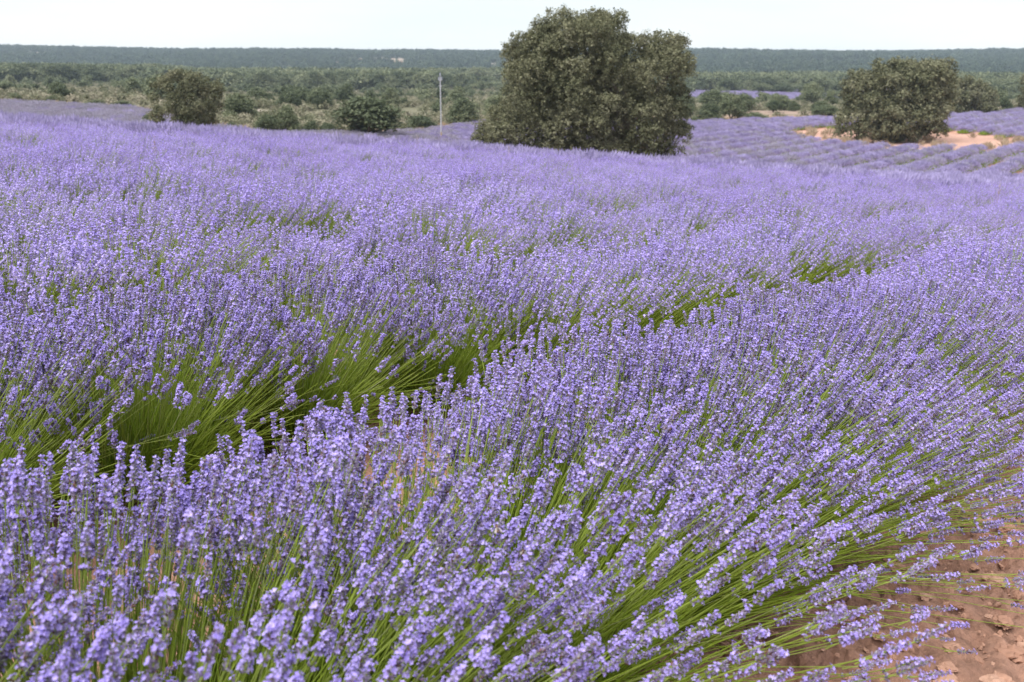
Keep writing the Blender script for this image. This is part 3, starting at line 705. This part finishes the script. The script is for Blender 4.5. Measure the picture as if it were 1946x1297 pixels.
r3_px = [(1934, 212), (1932, 180), (1935, 158), (1948, 144), (1975, 140), (2000, 155), (2005, 190), (1998, 214), (1960, 217)]
big_tree('holm_oak', R3X, R3Y, metres(r3_px, R3X, R3Y), 2.2, 40, .4, .7, 150, 7, .12, 'holm oak cut by the right edge of the view', 15, .3, M_OAK)

# shrubs and small trees: shared crowns
def small_crown(seed, nl, tufts, per, size, name='crown', m=M_OAKG, aspect=1.0, soft=.32):
    r = np.random.default_rng(seed); lobes = []
    for i in range(nl):
        a = r.random() * 6.28; q = math.sqrt(r.random()); zz = r.random() ** .8
        R = r.uniform(.14, .26); rr = .34 * math.sqrt(max(.1, 1 - (zz * .95) ** 2)); lobes.append((math.cos(a) * q * rr * 1.05, math.sin(a) * q * rr * 1.05, .1 + zz * .62 * aspect, R))
    V, T, ti = leaf_cloud(r, lobes, tufts, per, size)
    V[:, 2] = np.maximum(V[:, 2], -.02)
    return mesh_np(name, V, T, [m], np.zeros(len(T), int), ti), lobes
def small_trunk(seed, lobes): return trunk_mesh(np.random.default_rng(seed), .7, .045, lobes, 5)
CROWNS = []
for s_ in range(5):
    me, lo = small_crown(50 + s_, 26, 1500, 6, .026); CROWNS.append((me, small_trunk(60 + s_, lo)))
LOWC = [small_crown(80 + s_, 12, 600, 4, .05, 'shrub')[0] for s_ in range(4)]
PINES = [small_crown(90 + s_, 9, 260, 4, .085, 'wood_tree', M_PINE, 1.1)[0] for s_ in range(4)]
SCR = [small_crown(95 + s_, 8, 260, 3, .08, 'scrub', M_SCRUB, .7)[0] for s_ in range(3)]

def place_shrub(name, px, py, wpx, hpx, label, cat, seed, group=None):
    X, Y = on_ground(px, py); r = np.random.default_rng(seed); vi = int(r.integers(0, 5))
    W = wpx * Y / F; H = hpx * Y / F
    root = link(name, None, loc=(X, Y, float(terrain(X, Y)))); root.scale = (W / .84, W / .84, H / .86); root.rotation_euler = (0, 0, r.random() * 6.28)
    link('crown', CROWNS[vi][0], root); link('trunk', CROWNS[vi][1], root); tag(root, label, cat, group); return root
SHR = [
 (700, 267, 126, 78, 'wide rounded holm oak bush at the field edge left of the pole'), (551, 263, 44, 60, 'pointed bright green small oak at the field edge, tallest of its clump'),
 (510, 262, 52, 42, 'dark bush left of the pointed small oak at the field edge'), (590, 263, 40, 30, 'low dark bush right of the pointed small oak'), (622, 262, 34, 28, 'small dark bush between the pointed oak and the wide bush'),
 (800, 252, 62, 30, 'pale green shrub right of the wide bush beside the soil bank'), (884, 241, 72, 50, 'dense grey green oak bush between the pole and the large oak'), (940, 216, 40, 32, 'blue grey shrub half hidden by the left flank of the large oak'),
 (905, 158, 46, 27, 'dark round oak above the pale track left of the large oak'), (836, 156, 44, 24, 'dark oak on the rise directly behind the pole top'), (934, 157, 28, 20, 'small dark oak touching the large oak beside the track'),
 (285, 245, 30, 26, 'little dark bush at the left foot of the leftmost oak'),
 (1382, 179, 46, 30, 'dark dome shaped oak standing on the violet strip'), (1326, 177, 32, 20, 'small dark oak left of the dome shaped oak'), (1300, 227, 32, 52, 'tall grey bush at the right flank of the large oak'),
 (1356, 212, 48, 38, 'grey green bush at the back of the hollow cluster'), (1388, 231, 52, 50, 'biggest bush of the cluster in the hollow right of the large oak'), (1345, 233, 48, 34, 'low dark bush at the left front of the hollow cluster'),
 (1416, 213, 38, 32, 'bush at the right end of the hollow cluster'), (1470, 214, 34, 22, 'round bush alone on bare ground right of the hollow cluster'), (1508, 212, 20, 18, 'small bush beside the grey rocks'),
 (1543, 201, 42, 40, 'upright grey oak in front of the violet strip'), (1578, 205, 24, 30, 'slim bush right of the upright grey oak'), (1560, 215, 32, 22, 'low bush below the slim bush'),
 (1568, 226, 58, 24, 'yellowish green flat bush at the field edge beside the island oak'), (1437, 232, 52, 17, 'low bright green shrub at the field edge in the hollow'), (1318, 240, 22, 16, 'tiny green shrub at the lower right edge of the large oak'),
 (1908, 214, 32, 27, 'green bush between the two rightmost oaks'),
 (1443, 179, 44, 20, 'first oak right of the dome shaped oak behind the violet strip'), (1490, 180, 46, 20, 'second oak right of the dome shaped oak behind the violet strip'), (1524, 181, 34, 20, 'third oak right of the dome shaped oak behind the violet strip'),
 (1563, 183, 52, 33, 'tall light green oak behind the violet strip near the island oak'), (1592, 184, 40, 28, 'dark oak behind the violet strip touching the island oak'),
 (617, 204, 30, 24, 'round shrub on the open slope above the wide bush'), (380, 232, 36, 20, 'low shrub seen right behind the leftmost oak'), (440, 250, 26, 16, 'yellowish shrub on the soil bank right of the leftmost oak'),
 (470, 226, 30, 20, 'dark shrub beside the white rock outcrop'), (30, 196, 26, 18, 'dark shrub on the left field margin'), (100, 199, 22, 16, 'olive shrub on the left field margin'), (180, 206, 44, 14, 'yellow green broom patch on the left field margin'),
 (235, 211, 42, 18, 'yellow green broom patch beside the leftmost oak'),
]
for i, s_ in enumerate(SHR): place_shrub('oak_bush', s_[0], s_[1], s_[2], s_[3], s_[4], 'bush', 700 + i, None)

# scattered oaks and shrubs of the open slope: the ones that show largest as things, the rest as one mass
r = np.random.default_rng(123)
N0 = 26000; yy = np.sqrt(r.uniform(70 ** 2, 560 ** 2, N0)); az = r.uniform(-.66, .66, N0); xx = az * yy
ed = edge_d(xx, yy); cl = fbm(xx, yy, 22, 3, 51); cl2 = fbm(xx, yy, 70, 2, 52)
pxl = az * F + 973
bandstart = np.interp(pxl, [0, 310, 420, 830, 950, 1310, 1946], [315, 330, 300, 330, 380, 285, 290])
dense = yy > bandstart + 20 * cl
slope = np.where(dense, .85, .10 + .30 * np.clip(cl + .15, 0, 1) + .1 * np.clip(cl2, 0, 1))
keep = (r.random(N0) < slope) & (yy > ed + 3) & ~strip_field(xx, yy) & ~strip_field(xx * 1.0, yy + 8) & (r.random(N0) < np.clip(yy / 260, .35, 1))
# keep the hollow on the right open
keep &= ~((az > .16) & (az < .36) & (yy < 205) & (r.random(N0) < .6))
for (px, py, hw, hd, col) in PATCH:
    X0, Y0 = on_ground(px, py); keep &= (((xx - X0) / hw) ** 2 + ((yy - Y0) / hd) ** 2 > 1.0)
xx, yy, dense, cl = xx[keep], yy[keep], dense[keep], cl[keep]; n = len(xx)
Wd = np.where(dense, r.uniform(4.5, 10.0, n), r.uniform(1.2, 4.2, n)); Hh = Wd * r.uniform(.55, .8, n); Hh = np.where(dense, np.minimum(Hh, 6.2), Hh)
zz = terrain(xx, yy)
px, py, dd = project(np.stack([xx, yy, zz], 1)); inv = (px > -10) & (px < 1956)
hidden = ((px > 950) & (px < 1300)) | ((px > 290) & (px < 415) & (yy > 60) & (py > 150)) | ((px > 1615) & (px < 1800))
showsz = np.where(inv & ~hidden, Wd / yy, 0); top = np.argsort(-showsz)[:258]; mk = np.zeros(n, bool); mk[top] = True
for q in top:
    big = dense[q] or Wd[q] > 3
    me = CROWNS[int(r.integers(0, 5))][0] if Wd[q] / yy[q] * F > 24 else LOWC[int(r.integers(0, 4))]
    o = link('oak_bush', me, loc=(xx[q], yy[q], zz[q])); o.scale = (Wd[q], Wd[q], Hh[q] * 1.05); o.rotation_euler = (0, 0, r.random() * 6.28)
    sized = 'wide' if Wd[q] > 5.5 else 'middling' if Wd[q] > 3 else 'small'; dep = 'in the far belt' if dense[q] else 'halfway up the slope' if py[q] < 205 else 'low on the slope'
    zone = (dep + ' at the left margin' if px[q] < 140 else dep + ' just left of the leftmost oak' if px[q] < 290 else dep + ' just right of the leftmost oak' if px[q] < 560 else dep + ' above the wide bush' if px[q] < 740 else dep + ' left of the pole' if px[q] < 841 else dep + ' between pole and largest oak' if px[q] < 960 else 'behind the field right of the largest oak' if px[q] < 1500 else 'behind the field near the island oak')
    tag(o, sized + ' grey green oak bush ' + zone, 'bush', 'oak bushes ' + zone)
m = ~mk
sc_o = scatter('oak_scrub', np.stack([xx, yy, zz], 1)[m], np.stack([0 * zz, 0 * zz, r.random(n) * 6.28], 1)[m], np.stack([Wd, Wd, Hh * 1.05], 1)[m], r.integers(0, 4, m.sum()), [source('shrub_source', q) for q in LOWC], 'shrub scatter')
tag(sc_o, 'far belt of grey green oaks and bushes before the wooded ridge', 'scrubland', kind='stuff')
# low grey heath between them
N0 = 52000; yy = r.uniform(65, 470, N0); az = r.uniform(-.64, .64, N0); xx = az * yy; ed = edge_d(xx, yy)
keep = (yy > ed + 4) & (yy < np.interp(az * F + 973, [0, 310, 420, 830, 950, 1310, 1946], [325, 340, 310, 340, 390, 295, 300])) & ~strip_field(xx, yy) & (fbm(xx, yy, 9, 3, 61) + r.normal(0, .25, N0) > -.05)
for (px_, py_, hw, hd, col) in PATCH:
    X0, Y0 = on_ground(px_, py_); keep &= (((xx - X0) / hw) ** 2 + ((yy - Y0) / hd) ** 2 > .8)
xx, yy = xx[keep], yy[keep]; n = len(xx); wd = r.uniform(.5, 1.7, n)
hs = scatter('low_scrub', np.stack([xx, yy, terrain(xx, yy)], 1), np.c_[np.zeros((n, 2)), r.random(n) * 6.28], np.c_[wd, wd, wd * .8], r.integers(0, 3, n), [source('scrub_source', q) for q in SCR], 'scrub scatter')
tag(hs, 'low olive and grey scrub covering the slope beyond the fields', 'scrub', kind='stuff'); print('scrub', n)
# wooded ridge
N0 = 21000; yy = np.sqrt(r.uniform(600 ** 2, 1480 ** 2, N0)); az = r.uniform(-.62, .62, N0); xx = az * yy
keep = fbm(xx, yy, 45, 3, 71) + r.normal(0, .3, N0) > -.35
for (px_, py_, hw, hd, col) in PATCH:
    X0, Y0 = on_ground(px_, py_)
    if Y0 > 600: keep &= (((xx - X0) / hw) ** 2 + ((yy - Y0) / hd) ** 2 > .7) | (r.random(N0) < .06)
xx, yy = xx[keep], yy[keep]; n = len(xx); wd = r.uniform(4.5, 8.5, n); hh = r.uniform(4.2, 6.8, n)
fo = scatter('ridge_forest', np.stack([xx, yy, terrain(xx, yy) - .3], 1), np.c_[np.zeros((n, 2)), r.random(n) * 6.28], np.c_[wd, wd, hh], r.integers(0, 4, n), [source('wood_source', q) for q in PINES], 'wood scatter')
tag(fo, 'far wooded ridge of small round dark trees under the sky', 'forest', kind='stuff'); print('ridge trees', n)

# ------------------------------------------------------------------ pole
def cyl(b, p0, p1, r0, r1, sides=10, m=0, tint=.5):
    V, T = tubes(np.array([[p0, p1]], float), np.array([[r0, r1]]), sides); b.add(V, T, m, tint)
    for p, s_ in ((p0, -1), (p1, 1)):
        n0 = (0 if s_ < 0 else sides); ring = V[n0:n0 + sides]; c = np.array(p, float)[None]
        b.add(np.concatenate([ring, c]), [[i, (i + 1) % sides, sides] if s_ > 0 else [(i + 1) % sides, i, sides] for i in range(sides)], m, tint)
def flat(name, c, rough=.6, metal=0.):
    m, nt, p, o = mat(name); N = nt.nodes.new; L = nt.links.new
    g = N('ShaderNodeNewGeometry'); n = N('ShaderNodeTexNoise'); n.inputs['Scale'].default_value = 9; n.inputs['Detail'].default_value = 5; L(g.outputs['Position'], n.inputs['Vector'])
    r = N('ShaderNodeMapRange'); r.inputs['To Min'].default_value = .75; r.inputs['To Max'].default_value = 1.2; L(n.outputs['Fac'], r.inputs['Value'])
    s_ = N('ShaderNodeVectorMath'); s_.operation = 'SCALE'; s_.inputs[0].default_value = c; L(r.outputs[0], s_.inputs['Scale']); L(s_.outputs[0], p.inputs['Base Color'])
    p.inputs['Roughness'].default_value = rough; p.inputs['Metallic'].default_value = metal; return m
M_POLE = flat('galvanised_steel', (.34, .35, .38)); M_RUST = flat('ochre_paint', (.30, .23, .17)); M_CER = flat('insulator', (.25, .27, .33), .3)
PX, PY = at_distance(841, 76.0); PZ = float(terrain(PX, PY)); ph = 0.
rr = cam_ray(841, 145); ph = rr[2] * (PY / rr[1]) + CAM_H - PZ
pole = link('utility_pole', None, loc=(PX, PY, PZ)); tag(pole, 'thin pale metal utility pole standing in the lavender left of the largest oak', 'pole')
b = Buf(); cyl(b, (0, 0, .9), (0, 0, ph), .05, .038, 12); link('shaft', b.mesh('shaft', [M_POLE], True), pole)
b = Buf(); cyl(b, (0, 0, -.3), (0, 0, .9), .07, .07, 12); link('sleeve', b.mesh('sleeve', [M_RUST], True), pole)
b = Buf(); cyl(b, (-.13, 0, ph - .3), (.13, 0, ph - .3), .03, .03, 8); cyl(b, (-.1, 0, ph - .7), (.1, 0, ph - .7), .03, .03, 8); ca = link('crossarm', b.mesh('crossarm', [M_POLE]), pole)
for sx, hz in ((-.11, -.3), (.11, -.3), (0, 0)):
    b = Buf(); z0 = ph + hz
    for q, (ra, dz) in enumerate(((.03, .0), (.06, .04), (.03, .08), (.055, .12), (.025, .16), (.045, .20))): cyl(b, (sx, 0, z0 + dz - .0), (sx, 0, z0 + dz + .04), ra, ra * .75, 8)
    link('insulator', b.mesh('insulator', [M_CER], True), ca)

# ------------------------------------------------------------------ soil clods, dry grass, weeds, bees
def clod_mesh(seed, res=2):
    r = np.random.default_rng(seed)
    import bmesh
    bm = bmesh.new(); bmesh.ops.create_icosphere(bm, subdivisions=res, radius=1)
    off = Vector(r.random(3) * 50)
    for v in bm.verts:
        c = v.co.copy(); v.co = c * (1 + .55 * mnoise.noise(c * 1.2 + off) + .35 * mnoise.noise(c * 2.9 + off) + .2 * mnoise.noise(c * 7 + off)); v.co.z *= .6
        v.co.z = max(v.co.z, -.3)
    me = bpy.data.meshes.new('soil_clod'); bm.to_mesh(me); bm.free(); me.materials.append(M_CLOD)
    a = me.attributes.new('tint', 'FLOAT', 'POINT'); a.data.foreach_set('value', np.full(len(me.vertices), .5, dtype=np.float32))
    return me
CL = [clod_mesh(i, 3) for i in range(7)]
r = np.random.default_rng(9)
pl = []
while len(pl) < 42:
    x, y = r.uniform(.9, 3.2), r.uniform(1.5, 5.6); nn = x * RN[0] + y * RN[1]
    px, py, d = project(np.array([x, y, float(terrain(x, y))]))
    if nn > -.98 and -20 < px < 1980 and py < 1320: pl.append((x, y, float(px), float(py)))
for j, (x, y, px, py) in enumerate(pl):
    o = link('soil_clod', CL[j % 7], loc=(x, y, float(terrain(x, y)) + .018)); s_ = r.uniform(.012, .038); o.scale = (s_ * r.uniform(.8, 1.4), s_, s_ * r.uniform(.6, 1)); o.rotation_euler = (0, 0, r.random() * 6.28)
    tag(o, 'reddish dry soil clod lying on the bare path at the lower right', 'clod', 'soil clods on the bare path')
n = 9000; x = r.uniform(.2, 4, n); y = r.uniform(1.2, 7, n); s_ = np.minimum(r.exponential(.0045, n) + .0025, .022)
gr = scatter('gravel', np.stack([x, y, terrain(x, y) + .012], 1), np.stack([r.random(n), r.random(n), r.random(n) * 6], 1), np.stack([s_, s_ * .9, s_ * .8], 1), r.integers(0, 7, n), [source('clod_source', q) for q in CL], 'clod scatter')
tag(gr, 'fine reddish crumbs and pale grit on the bare soil', 'gravel', kind='stuff')

def tuft_mesh(seed, n=60, H=.4, m=M_STRAW, w=.006):
    r = np.random.default_rng(seed); b = Buf(); V, T, ti = leaf_soup(r, n, H=H, rad=.12, w=w); b.add(V, T, 0, ti); return b.mesh('grass_tuft', [m])
TF = [source('tuft_source', tuft_mesh(i, 80, .42, M_STRAW, .012)) for i in range(3)] + [source('tuft_source', tuft_mesh(9 + i, 80, .3, M_LEAF, .012)) for i in range(2)]
n = 1500; x = r.uniform(ISL[0] - 9, ISL[0] + 9, n); y = r.uniform(ISL[1] - 12, ISL[1] + 12, n); dI = island(x, y); k_ = (dI < 1.0) & (r.random(n) < .03 + .35 * (fbm(x, y, 3, 2, 91) > .25)); x, y = x[k_], y[k_]
ex = []; 
for pxe in range(-40, 2000, 6):
    a = (pxe - 973) / F; d = float(np.interp(a, EDGE_AZ, EDGE_D)) + r.uniform(-1.5, 4); ex.append((a * d + r.normal(0, .6), d))
ex = np.array(ex); x = np.r_[x, ex[:, 0]]; y = np.r_[y, ex[:, 1]]; n = len(x)
dg = scatter('dry_grass', np.stack([x, y, terrain(x, y)], 1), np.c_[np.zeros((n, 2)), r.random(n) * 6.28], np.repeat(r.uniform(.7, 1.6, n)[:, None], 3, 1), np.where(np.hypot(x - ISL[0], y - ISL[1]) < 16, r.integers(0, 3, n), r.choice([0, 1, 2, 0, 1, 2, 3, 4], n)), TF, 'tuft scatter')
tag(dg, 'tufts of dry straw coloured grass on the bare field margins', 'grass', kind='stuff')

def stalk(px, D, h, label):
    X, Y = at_distance(px, D); b = Buf(); r = np.random.default_rng(int(px))
    V, T = tubes(np.array([[[0, 0, 0], [.01, 0, h * .5], [.03, .01, h]]]), np.array([[.004, .003, .002]]), 4); b.add(V, T, 0, .5)
    n = 26; D_ = r.normal(0, 1, (n, 3)) * [1, 1, .6] + [0, 0, .8]; P = np.stack([r.normal(.02, .012, n), r.normal(0, .012, n), r.uniform(h * .8, h * 1.04, n)], 1)
    V, T, M_, C_ = stamp((np.array([[0, -.004, 0], [0, .004, 0], [0, 0, .04]]), np.array([[0, 1, 2]]), np.zeros(1, int), np.full(3, .5)), frames(D_, r.random(n)), P, np.ones(n)); b.add(V, T, M_, C_)
    o = link('dry_stalk', b.mesh('dry_stalk', [M_STRAW]), loc=(X, Y, float(terrain(X, Y)))); tag(o, label, 'stalk')
stalk(302, 15, .95, 'pinkish dry stalk standing out of the lavender below the leftmost oak')
stalk(795, 26, 1.05, 'pale dry stalk above the crest left of the largest oak')
stalk(965, 24, .98, 'pale dry stalk in the lavender in front of the largest oak')
stalk(1893, 17, 1.05, 'white dry stalk in the lavender near the right edge')

M_BEE = flat('bee_body', (.09, .045, .02), .6); M_BEED = flat('bee_band', (.02, .015, .012), .5)
mW, ntW, pW, oW = mat('bee_wing'); pW.inputs['Base Color'].default_value = (.5, .45, .4, 1); pW.inputs['Alpha'].default_value = .45; pW.inputs['Roughness'].default_value = .2
def ell(c, a, nseg=8, nr=5):
    th = np.linspace(0, PI, nr + 1); ph_ = np.arange(nseg) * 2 * PI / nseg
    V = np.array([[math.cos(t) * a[0], math.sin(t) * math.cos(p) * a[1], math.sin(t) * math.sin(p) * a[2]] for t in th for p in ph_]) + c; T = []
    for i in range(nr):
        for j in range(nseg):
            q = i * nseg + j; q2 = i * nseg + (j + 1) % nseg; T += [[q, q2, q2 + nseg], [q, q2 + nseg, q + nseg]]
    return V, T
b = Buf(); V, T = ell([.0045, 0, 0], (.005, .0026, .0026), 8, 6); b.add(V, T, np.array([(i // 16) % 2 for i in range(len(T))]), .5); BEE_AB = b.mesh('abdomen', [M_BEE, M_BEED], True)
b = Buf(); V, T = ell([-.0015, 0, .0004], (.0024, .0023, .0023)); b.add(V, T, 0, .5); BEE_TH = b.mesh('thorax', [M_BEE], True)
b = Buf(); V, T = ell([-.0046, 0, 0], (.0014, .0016, .0015)); b.add(V, T, 0, .5); BEE_HD = b.mesh('head', [M_BEED], True)
b = Buf(); b.add([[0, 0, .002], [.004, .002, .003], [.009, .0035, .003], [.0085, .0055, .0028], [.003, .004, .0025]], [[0, 1, 4], [1, 2, 3], [1, 3, 4]], 0, .5); BEE_WG = b.mesh('wing', [mW])
BEES = [(985, 1055, 'on the spike near the bottom middle'), (1050, 978, 'on a spike above the green stems right of centre'), (930, 1026, 'low beside the tall spike at the bottom middle'), (863, 1115, 'flying low between green stems at bottom middle'),
        (598, 890, 'on the front row left of centre'), (330, 1010, 'in the shade among the left front spikes'), (1025, 672, 'over the green gap in the middle'), (190, 880, 'on the front row at the left')]
for px, py, wh in BEES:
    c = sorted(SPIKES_NEAR, key=lambda s: (s[2] - px) ** 2 + (s[3] - py) ** 2 + (s[4] * 3) ** 2)[0]
    tw = np.array([0, 0, CAM_H]) - c[0]; tw /= np.linalg.norm(tw)
    P = c[0] + c[1] * .025 + tw * .017
    root = link('bee', None, loc=P); root.rotation_euler = (r.uniform(-.5, .5), r.uniform(.3, 1.2), r.random() * 6.28); root.scale = (1.25,) * 3
    link('abdomen', BEE_AB, root); link('thorax', BEE_TH, root); link('head', BEE_HD, root)
    for s_ in (1, -1): wg = link('wing', BEE_WG, root); wg.scale = (1, s_, 1)
    tag(root, 'small brown bee ' + wh, 'bee', 'bees on the lavender')

# ------------------------------------------------------------------ haze
bm_v = np.array([[sx, sy, sz] for sx in (-2350, 2350) for sy in (-2350, 2350) for sz in (GZ[0] - 1., GZ[1] + 8.5)])
bt = np.array([[0, 1, 3, 2], [4, 6, 7, 5], [0, 4, 5, 1], [2, 3, 7, 6], [0, 2, 6, 4], [1, 5, 7, 3]])
hm = bpy.data.materials.new('haze'); hm.use_nodes = True; nt = hm.node_tree; nt.nodes.clear(); o_ = nt.nodes.new('ShaderNodeOutputMaterial'); pv = nt.nodes.new('ShaderNodeVolumePrincipled')
pv.inputs['Color'].default_value = (.68, .82, 1, 1); pv.inputs['Density'].default_value = .00021; nt.links.new(pv.outputs[0], o_.inputs['Volume'])
hz = link('haze', mesh_np('haze', bm_v, bt, [hm])); tag(hz, kind='stuff')
print('ground z', GZ, 'tris', sum(len(m.loop_triangles) if False else len(m.polygons) for m in bpy.data.meshes))
